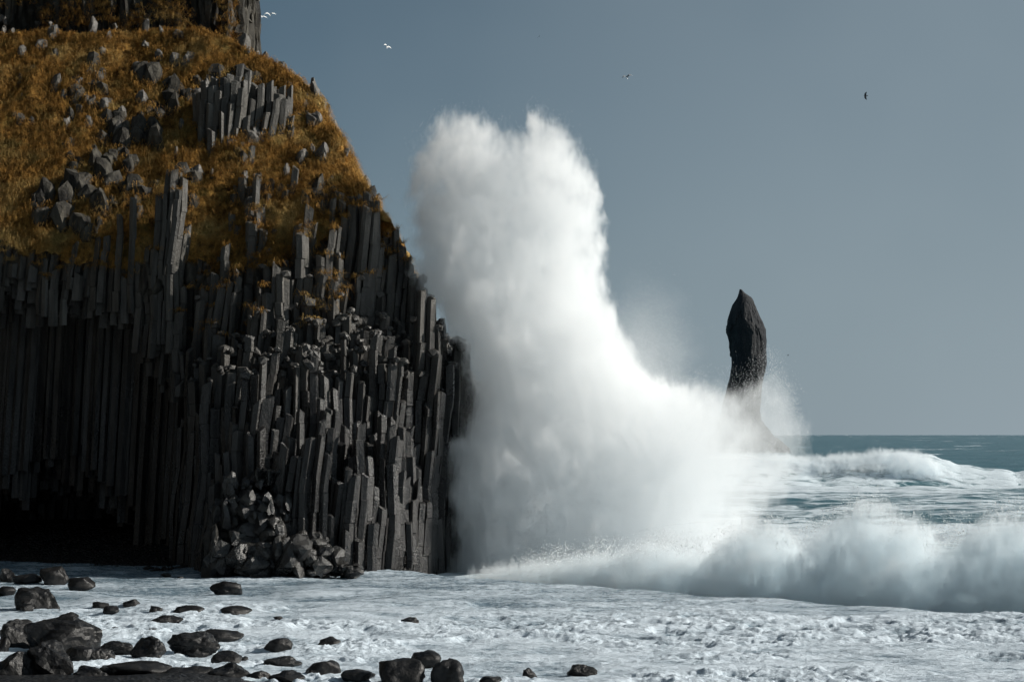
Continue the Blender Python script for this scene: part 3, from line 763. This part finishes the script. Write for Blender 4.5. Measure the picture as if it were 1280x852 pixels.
# ------------------------------------------------------------------ boulders on the shore
G1 = 'wet black boulders in the foam on the shore'
stones = [  # px, bottom py, width px, height px, angular, label
 (65, 730, 36, 21, .2, 'round black boulder standing tallest in the row behind the blocky one'),
 (99, 736, 35, 14, .2, 'low domed boulder touching the right side of the round tall one'),
 (33, 729, 37, 12, .4, 'flat dark boulder between the rough one at the frame edge and the round one'),
 (10, 727, 26, 16, .8, 'rough-topped boulder at the left frame edge in the back row'),
 (45, 760, 55, 25, .9, 'blocky black boulder with a pale sunlit right end'),
 (6, 743, 24, 10, .3, 'low smooth boulder cut by the left frame edge beside the blocky one'),
 (33, 763, 17, 8, .4, 'little foam-wet stone at the front foot of the blocky boulder'),
 (125, 758, 22, 6, .3, 'slim stone awash, first of the short line right of the blocky boulder'),
 (138, 766, 19, 9, .7, 'small pointed stone just below the slim awash stone'),
 (163, 757, 21, 8, .4, 'small rounded stone in the middle of the short line of awash stones'),
 (194, 766, 17, 9, .4, 'small stone with a foam trail, last of the short awash line'),
 (234, 769, 39, 12, .3, 'smooth low boulder, left one of the two matching domes in mid foam'),
 (294, 769, 38, 11, .3, 'smooth low boulder, right one of the two matching domes in mid foam'),
 (281, 742, 39, 15, .4, 'lone round boulder standing farthest back in the open foam'),
 (85, 772, 23, 7, .5, 'brownish stone barely above the foam below the blocky boulder'),
 (144, 787, 13, 4, .4, 'tiny flat stone alone in the foam above the flat slab'),
 (192, 790, 16, 5, .4, 'tiny low stone in the foam above the angular peak'),
 (207, 780, 40, 10, .6, 'ragged stone half covered by streaming foam'),
 (144, 818, 44, 16, .5, 'flat-topped black slab just left of the pointed angular boulder'),
 (183, 824, 46, 27, .9, 'angular boulder with a pointed top beside the flat-topped slab'),
 (241, 819, 66, 28, .6, 'broad black boulder right of the pointed one, the widest in mid shore'),
 (276, 801, 52, 13, .3, 'long thin dark boulder lying behind the broad one'),
 (282, 832, 38, 18, .3, 'shiny rounded boulder in front of the long thin one'),
 (304, 825, 12, 5, .4, 'pebble-sized stone to the right of the shiny rounded boulder'),
 (72, 816, 80, 38, .5, 'largest black boulder of the pile, sunlit grey on its right end'),
 (18, 810, 44, 30, .6, 'big dark boulder left of the largest one, running out of the frame'),
 (84, 789, 35, 11, .3, 'low cap-shaped stone peeking over the largest boulder'),
 (27, 786, 29, 8, .4, 'low stone peeking over the big dark boulder at the left'),
 (119, 830, 36, 16, .5, 'wedge stone between the largest boulder and the flat-topped slab'),
 (96, 832, 32, 20, .9, 'tilted grey slab leaning below the sunlit end of the largest boulder'),
 (58, 852, 56, 42, .9, 'upright angular block with a bright right edge at the bottom of the pile'),
 (14, 853, 44, 32, .8, 'dark angular block filling the bottom left corner'),
 (165, 850, 110, 20, .4, 'long low black slab along the bottom edge right of the pile'),
 (235, 852, 74, 17, .4, 'flat dark boulder along the bottom edge, right of the long slab'),
 (287, 852, 56, 22, .5, 'dark hump at the bottom edge below the shiny rounded boulder'),
 (112, 854, 42, 18, .6, 'squat stone at the bottom edge beside the upright block'),
 (3, 816, 14, 18, .5, 'pale-sided stone cut by the left frame edge over the corner block'),
 (347, 774, 12, 4, .3, 'tiny stone in open foam right of the two matching domes'),
 (510, 782, 26, 10, .5, 'small dark boulder alone far out in the foam toward the wave'),
 (347, 815, 35, 17, .2, 'egg-smooth black boulder alone right of the long thin one'),
 (411, 810, 30, 14, .4, 'rounded stone with foam running over its right half'),
 (358, 790, 14, 4, .4, 'tiny flat stone behind the egg-smooth boulder'),
 (352, 833, 48, 12, .7, 'low craggy stone streaked with white foam'),
 (402, 846, 46, 19, .4, 'smooth broad boulder right of the foam-streaked craggy stone'),
 (532, 833, 38, 19, .2, 'smooth round boulder behind the pair at the bottom edge'),
 (502, 855, 58, 30, .4, 'large black boulder of the bottom-edge pair, the left one'),
 (559, 855, 41, 31, .4, 'tall rounded boulder of the bottom-edge pair, the right one'),
 (447, 852, 42, 15, .4, 'low boulder at the bottom edge left of the large pair'),
 (357, 853, 46, 14, .4, 'low dark boulder at the bottom edge under the foam-streaked stone'),
 (322, 852, 30, 13, .5, 'small hump at the bottom edge between two wider boulders'),
 (613, 854, 28, 8, .4, 'low stone just showing at the bottom edge right of the pair'),
 (662, 847, 19, 12, .8, 'small grey-brown angular rock poking through the foam'),
 (728, 844, 38, 13, .6, 'foam-covered rock with a brown face, farthest right on the shore'),
 (207, 720, 14, 4, .4, 'small dark stone on the grey pebble strip below the cave'),
 (225, 723, 8, 3, .4, 'tiniest stone on the grey strip, next to the small dark one'),
]
sub_for = lambda w: 4 if w > 34 else 3
for i, (px, py, w, h, an, lab) in enumerate(stones):
    x, y, _ = ground(px, py - h * 0.04, 0.0)
    sc_ = y / F; hw = w * sc_ / 2; hh = h * sc_
    z0 = 0.0
    if px < 130 and py > 800: hw *= 1.22; hh *= 1.15
    sub = 0.35 if py < 840 else 0.5
    v, f = rock((hw * 1.02, hw * 0.85, hh * (1 + sub) / 2), 1000 + i, sub_for(w), min(1, an + .25), 0.2 if an < .35 else 0.3)
    v = v + np.array([0, 0, hh - hh * (1 + sub) / 2])
    o = mesh('boulder', v, f, M_STONE, smooth=(an < .45)); o.location = (x, y + hw * 0.5, z0)
    props(o, lab, 'boulder', G1)
# shingle strip under the cave
N = 9000
sx_ = rng.uniform(-33, -4, N); sy_ = rng.uniform(90, 112, N)
bz = beach_z(sx_, sy_); ok = (bz > -0.12); sx_, sy_, bz = sx_[ok], sy_[ok], bz[ok]
v0, f0 = ICO[1]; f0 = np.array(f0); s = rng.gamma(2.0, 0.018, len(sx_)) + 0.02
sc3 = s[:, None, None] * np.stack([rng.uniform(.8, 1.4, len(s)), rng.uniform(.8, 1.3, len(s)), rng.uniform(.4, .8, len(s))], -1)[:, None, :]
v = v0[None] * sc3 + np.stack([sx_, sy_, bz + s * .2], -1)[:, None, :]
f = (np.arange(len(s))[:, None, None] * len(v0) + f0[None]).reshape(-1, 3)
props(mesh('pebbles', v.reshape(-1, 3), f, M_STONE), kind='stuff')

# ------------------------------------------------------------------ birds
def bird(px, py, Yd, span, yaw, roll_, pitch, mats, flap, label):
    e = empty('gull', at(px, py, Yd)); e.rotation_euler = (pitch, roll_, yaw)
    props(e, label, 'bird', 'gulls flying over the sea')
    # body along +Y
    st = [(-.22, .004, 0), (-.16, .03, 0), (-.06, .052, 0), (.05, .058, -.005), (.13, .045, 0), (.18, .036, .012), (.215, .036, .014), (.245, .016, .008), (.29, .005, 0)]
    v = []; f = []
    for (y, rr, dz) in st:
        for k in range(10):
            a = 2 * math.pi * k / 10; v.append((rr * math.cos(a), y, dz + rr * .85 * math.sin(a)))
    for i in range(len(st) - 1):
        for k in range(10): k2 = (k + 1) % 10; f.append((i * 10 + k, i * 10 + k2, (i + 1) * 10 + k2, (i + 1) * 10 + k))
    f.append(tuple(range(9, -1, -1))); f.append(tuple((len(st) - 1) * 10 + k for k in range(10)))
    n = len(v); v += [(-.03, -.18, 0), (.03, -.18, 0), (.07, -.32, 0), (-.07, -.32, 0), (-.03, -.18, .01), (.03, -.18, .01), (.07, -.32, .006), (-.07, -.32, .006)]
    f += [(n, n + 1, n + 2, n + 3), (n + 7, n + 6, n + 5, n + 4), (n + 2, n + 6, n + 7, n + 3), (n + 1, n + 5, n + 6, n + 2), (n, n + 3, n + 7, n + 4)]
    mesh('body', v, f, mats[0], e, smooth=True)
    hs = span / 2
    for s in (-1, 1):
        v = []; pts = [(0.03, .15, -.12, 0), (.35, .18, -.10, flap * .75), (.7, .10, -.13, flap * .8), (1.0, -.12, -.17, flap * .45)]
        for (q, le, te, z) in pts:
            for y in (le, (le + te) / 2, te):
                v.append((s * q * hs, y, z * hs + (.014 if y != te and y != le else 0) + .015))
            v.append((s * q * hs, (le + te) / 2, z * hs + .004))
        f = []
        for i in range(3):
            for a, b_ in ((0, 1), (1, 2), (2, 3), (3, 0)): f.append((i * 4 + a, i * 4 + b_, i * 4 + 4 + b_, i * 4 + 4 + a))
        f += [(0, 3, 2, 1), (12, 13, 14, 15)]
        mesh('wing', v, f, mats[1], e, smooth=False)
R = math.radians
bird(327, 21, 330, 2.1, R(40), R(10), R(48), (M_GULLW, M_GULLW), .25, 'dimmer white gull, the left one of the pair high above the grassy cliff')
bird(337, 18.5, 320, 2.1, R(30), R(-5), R(55), (M_GULLW, M_GULLW), .35, 'brighter white gull, the right one of the pair high above the grassy cliff')
bird(483, 59, 300, 2.1, R(60), R(10), R(60), (M_GULLW, M_GULLW), .35, 'single white gull banking between the cliff top and the spray')
bird(674, 46, 520, 1.0, R(200), R(50), R(0), (M_GULLW, M_GULLG), .3, 'faint tiny gull high above the spray column')
bird(783, 97, 290, 2.1, R(35), R(-15), R(50), (M_GULLW, M_GULLG), .45, 'pale gull with a dark raised wing, right of the spray top')
bird(1082, 120, 270, 1.1, R(80), R(75), R(0), (M_GULLD, M_GULLD), .15, 'dark bird gliding alone over the sea stack side of the sky')
bird(985, 444, 600, 1.0, R(100), R(20), R(0), (M_GULLG, M_GULLD), .3, 'speck-like dark bird just right of the sea stack')

# ------------------------------------------------------------------ light, sky, camera
SUN_AZ, SUN_EL = math.radians(90), math.radians(28)      # azimuth measured from the view direction (+Y) towards +X
sd = mathutils.Vector((math.sin(SUN_AZ) * math.cos(SUN_EL), math.cos(SUN_AZ) * math.cos(SUN_EL), math.sin(SUN_EL)))
L = bpy.data.lights.new('sun', 'SUN'); L.energy = 4.6; L.angle = math.radians(0.5); L.color = (1.0, 0.95, 0.87)
lo_ = bpy.data.objects.new('sun', L); lo_.rotation_euler = sd.to_track_quat('Z', 'Y').to_euler(); COL.objects.link(lo_)
w = bpy.data.worlds.new('World'); sc.world = w; w.use_nodes = True; nt = w.node_tree; nt.nodes.clear()
sky = nt.nodes.new('ShaderNodeTexSky'); sky.sky_type = 'NISHITA'; sky.sun_disc = False
sky.sun_elevation = SUN_EL; sky.sun_rotation = SUN_AZ; sky.air_density = 1.0; sky.dust_density = 0.5; sky.ozone_density = 1.6
hs = nt.nodes.new('ShaderNodeHueSaturation'); hs.inputs["Saturation"].default_value = 0.36
bg = nt.nodes.new('ShaderNodeBackground'); bg.inputs[1].default_value = 0.0285
wo = nt.nodes.new('ShaderNodeOutputWorld')
nt.links.new(sky.outputs[0], hs.inputs['Color']); tint = nt.nodes.new('ShaderNodeMix'); tint.data_type = 'RGBA'; tint.blend_type = 'MULTIPLY'; tint.inputs[0].default_value = 1.0
tint.inputs[7].default_value = (0.66, 0.99, 1.22, 1)
nt.links.new(hs.outputs[0], tint.inputs[6]); nt.links.new(tint.outputs[2], bg.inputs[0])
# thin bright overcast thickening towards the sun side and the horizon
tcw = nt.nodes.new('ShaderNodeTexCoord'); sx = nt.nodes.new('ShaderNodeSeparateXYZ'); nt.links.new(tcw.outputs['Generated'], sx.inputs[0])
def mr(sock, a, b, c, d):
    q = nt.nodes.new('ShaderNodeMapRange'); q.interpolation_type = 'SMOOTHSTEP'; nt.links.new(sock, q.inputs[0])
    for i, z in enumerate((a, b, c, d)): q.inputs[i + 1].default_value = z
    return q.outputs[0]
def mm(op, a, b):
    q = nt.nodes.new('ShaderNodeMath'); q.operation = op; q.use_clamp = True
    for i, z in enumerate((a, b)):
        if isinstance(z, (int, float)): q.inputs[i].default_value = z
        else: nt.links.new(z, q.inputs[i])
    return q.outputs[0]
nz = nt.nodes.new('ShaderNodeTexNoise'); nt.links.new(tcw.outputs['Generated'], nz.inputs[0]); nz.inputs['Scale'].default_value = 5; nz.inputs['Detail'].default_value = 3
side = mr(sx.outputs[0], -0.22, 0.36, 0.0, 0.62); low = mr(sx.outputs[2], 0.20, -0.02, 0.0, 0.42)
fac = mm('ADD', mm('ADD', side, low), mr(nz.outputs[0], 0.35, 0.65, -0.05, 0.07))
bg2 = nt.nodes.new('ShaderNodeBackground'); bg2.inputs[0].default_value = (0.245, 0.30, 0.335, 1); bg2.inputs[1].default_value = 1.0
mxs = nt.nodes.new('ShaderNodeMixShader'); nt.links.new(fac, mxs.inputs[0]); nt.links.new(bg.outputs[0], mxs.inputs[1]); nt.links.new(bg2.outputs[0], mxs.inputs[2]); _bg_done = True

nt.links.new(mxs.outputs[0], wo.inputs[0])
cam = bpy.data.cameras.new('camera'); co_ = bpy.data.objects.new('camera', cam); COL.objects.link(co_)
cam.sensor_width = 36; cam.lens = 36 * F / 1280; cam.clip_start = 0.5; cam.clip_end = 60000
co_.location = (0, 0, CH); co_.rotation_euler = (math.pi / 2 + PITCH, 0, 0)
sc.camera = co_
sc.view_settings.view_transform = 'Standard'; sc.view_settings.look = 'None'; sc.view_settings.exposure = 0.25; sc.view_settings.gamma = 1
sc.render.engine = 'CYCLES'
cy = sc.cycles
cy.use_denoising = True
try: cy.denoiser = 'OPENIMAGEDENOISE'
except Exception: pass
cy.max_bounces = 16; cy.volume_bounces = 14; cy.diffuse_bounces = 3; cy.glossy_bounces = 2; cy.transparent_max_bounces = 8
cy.volume_step_rate = 1.0; cy.volume_max_steps = 128
cy.use_adaptive_sampling = True; cy.adaptive_threshold = 0.06
cy.sample_clamp_indirect = 6
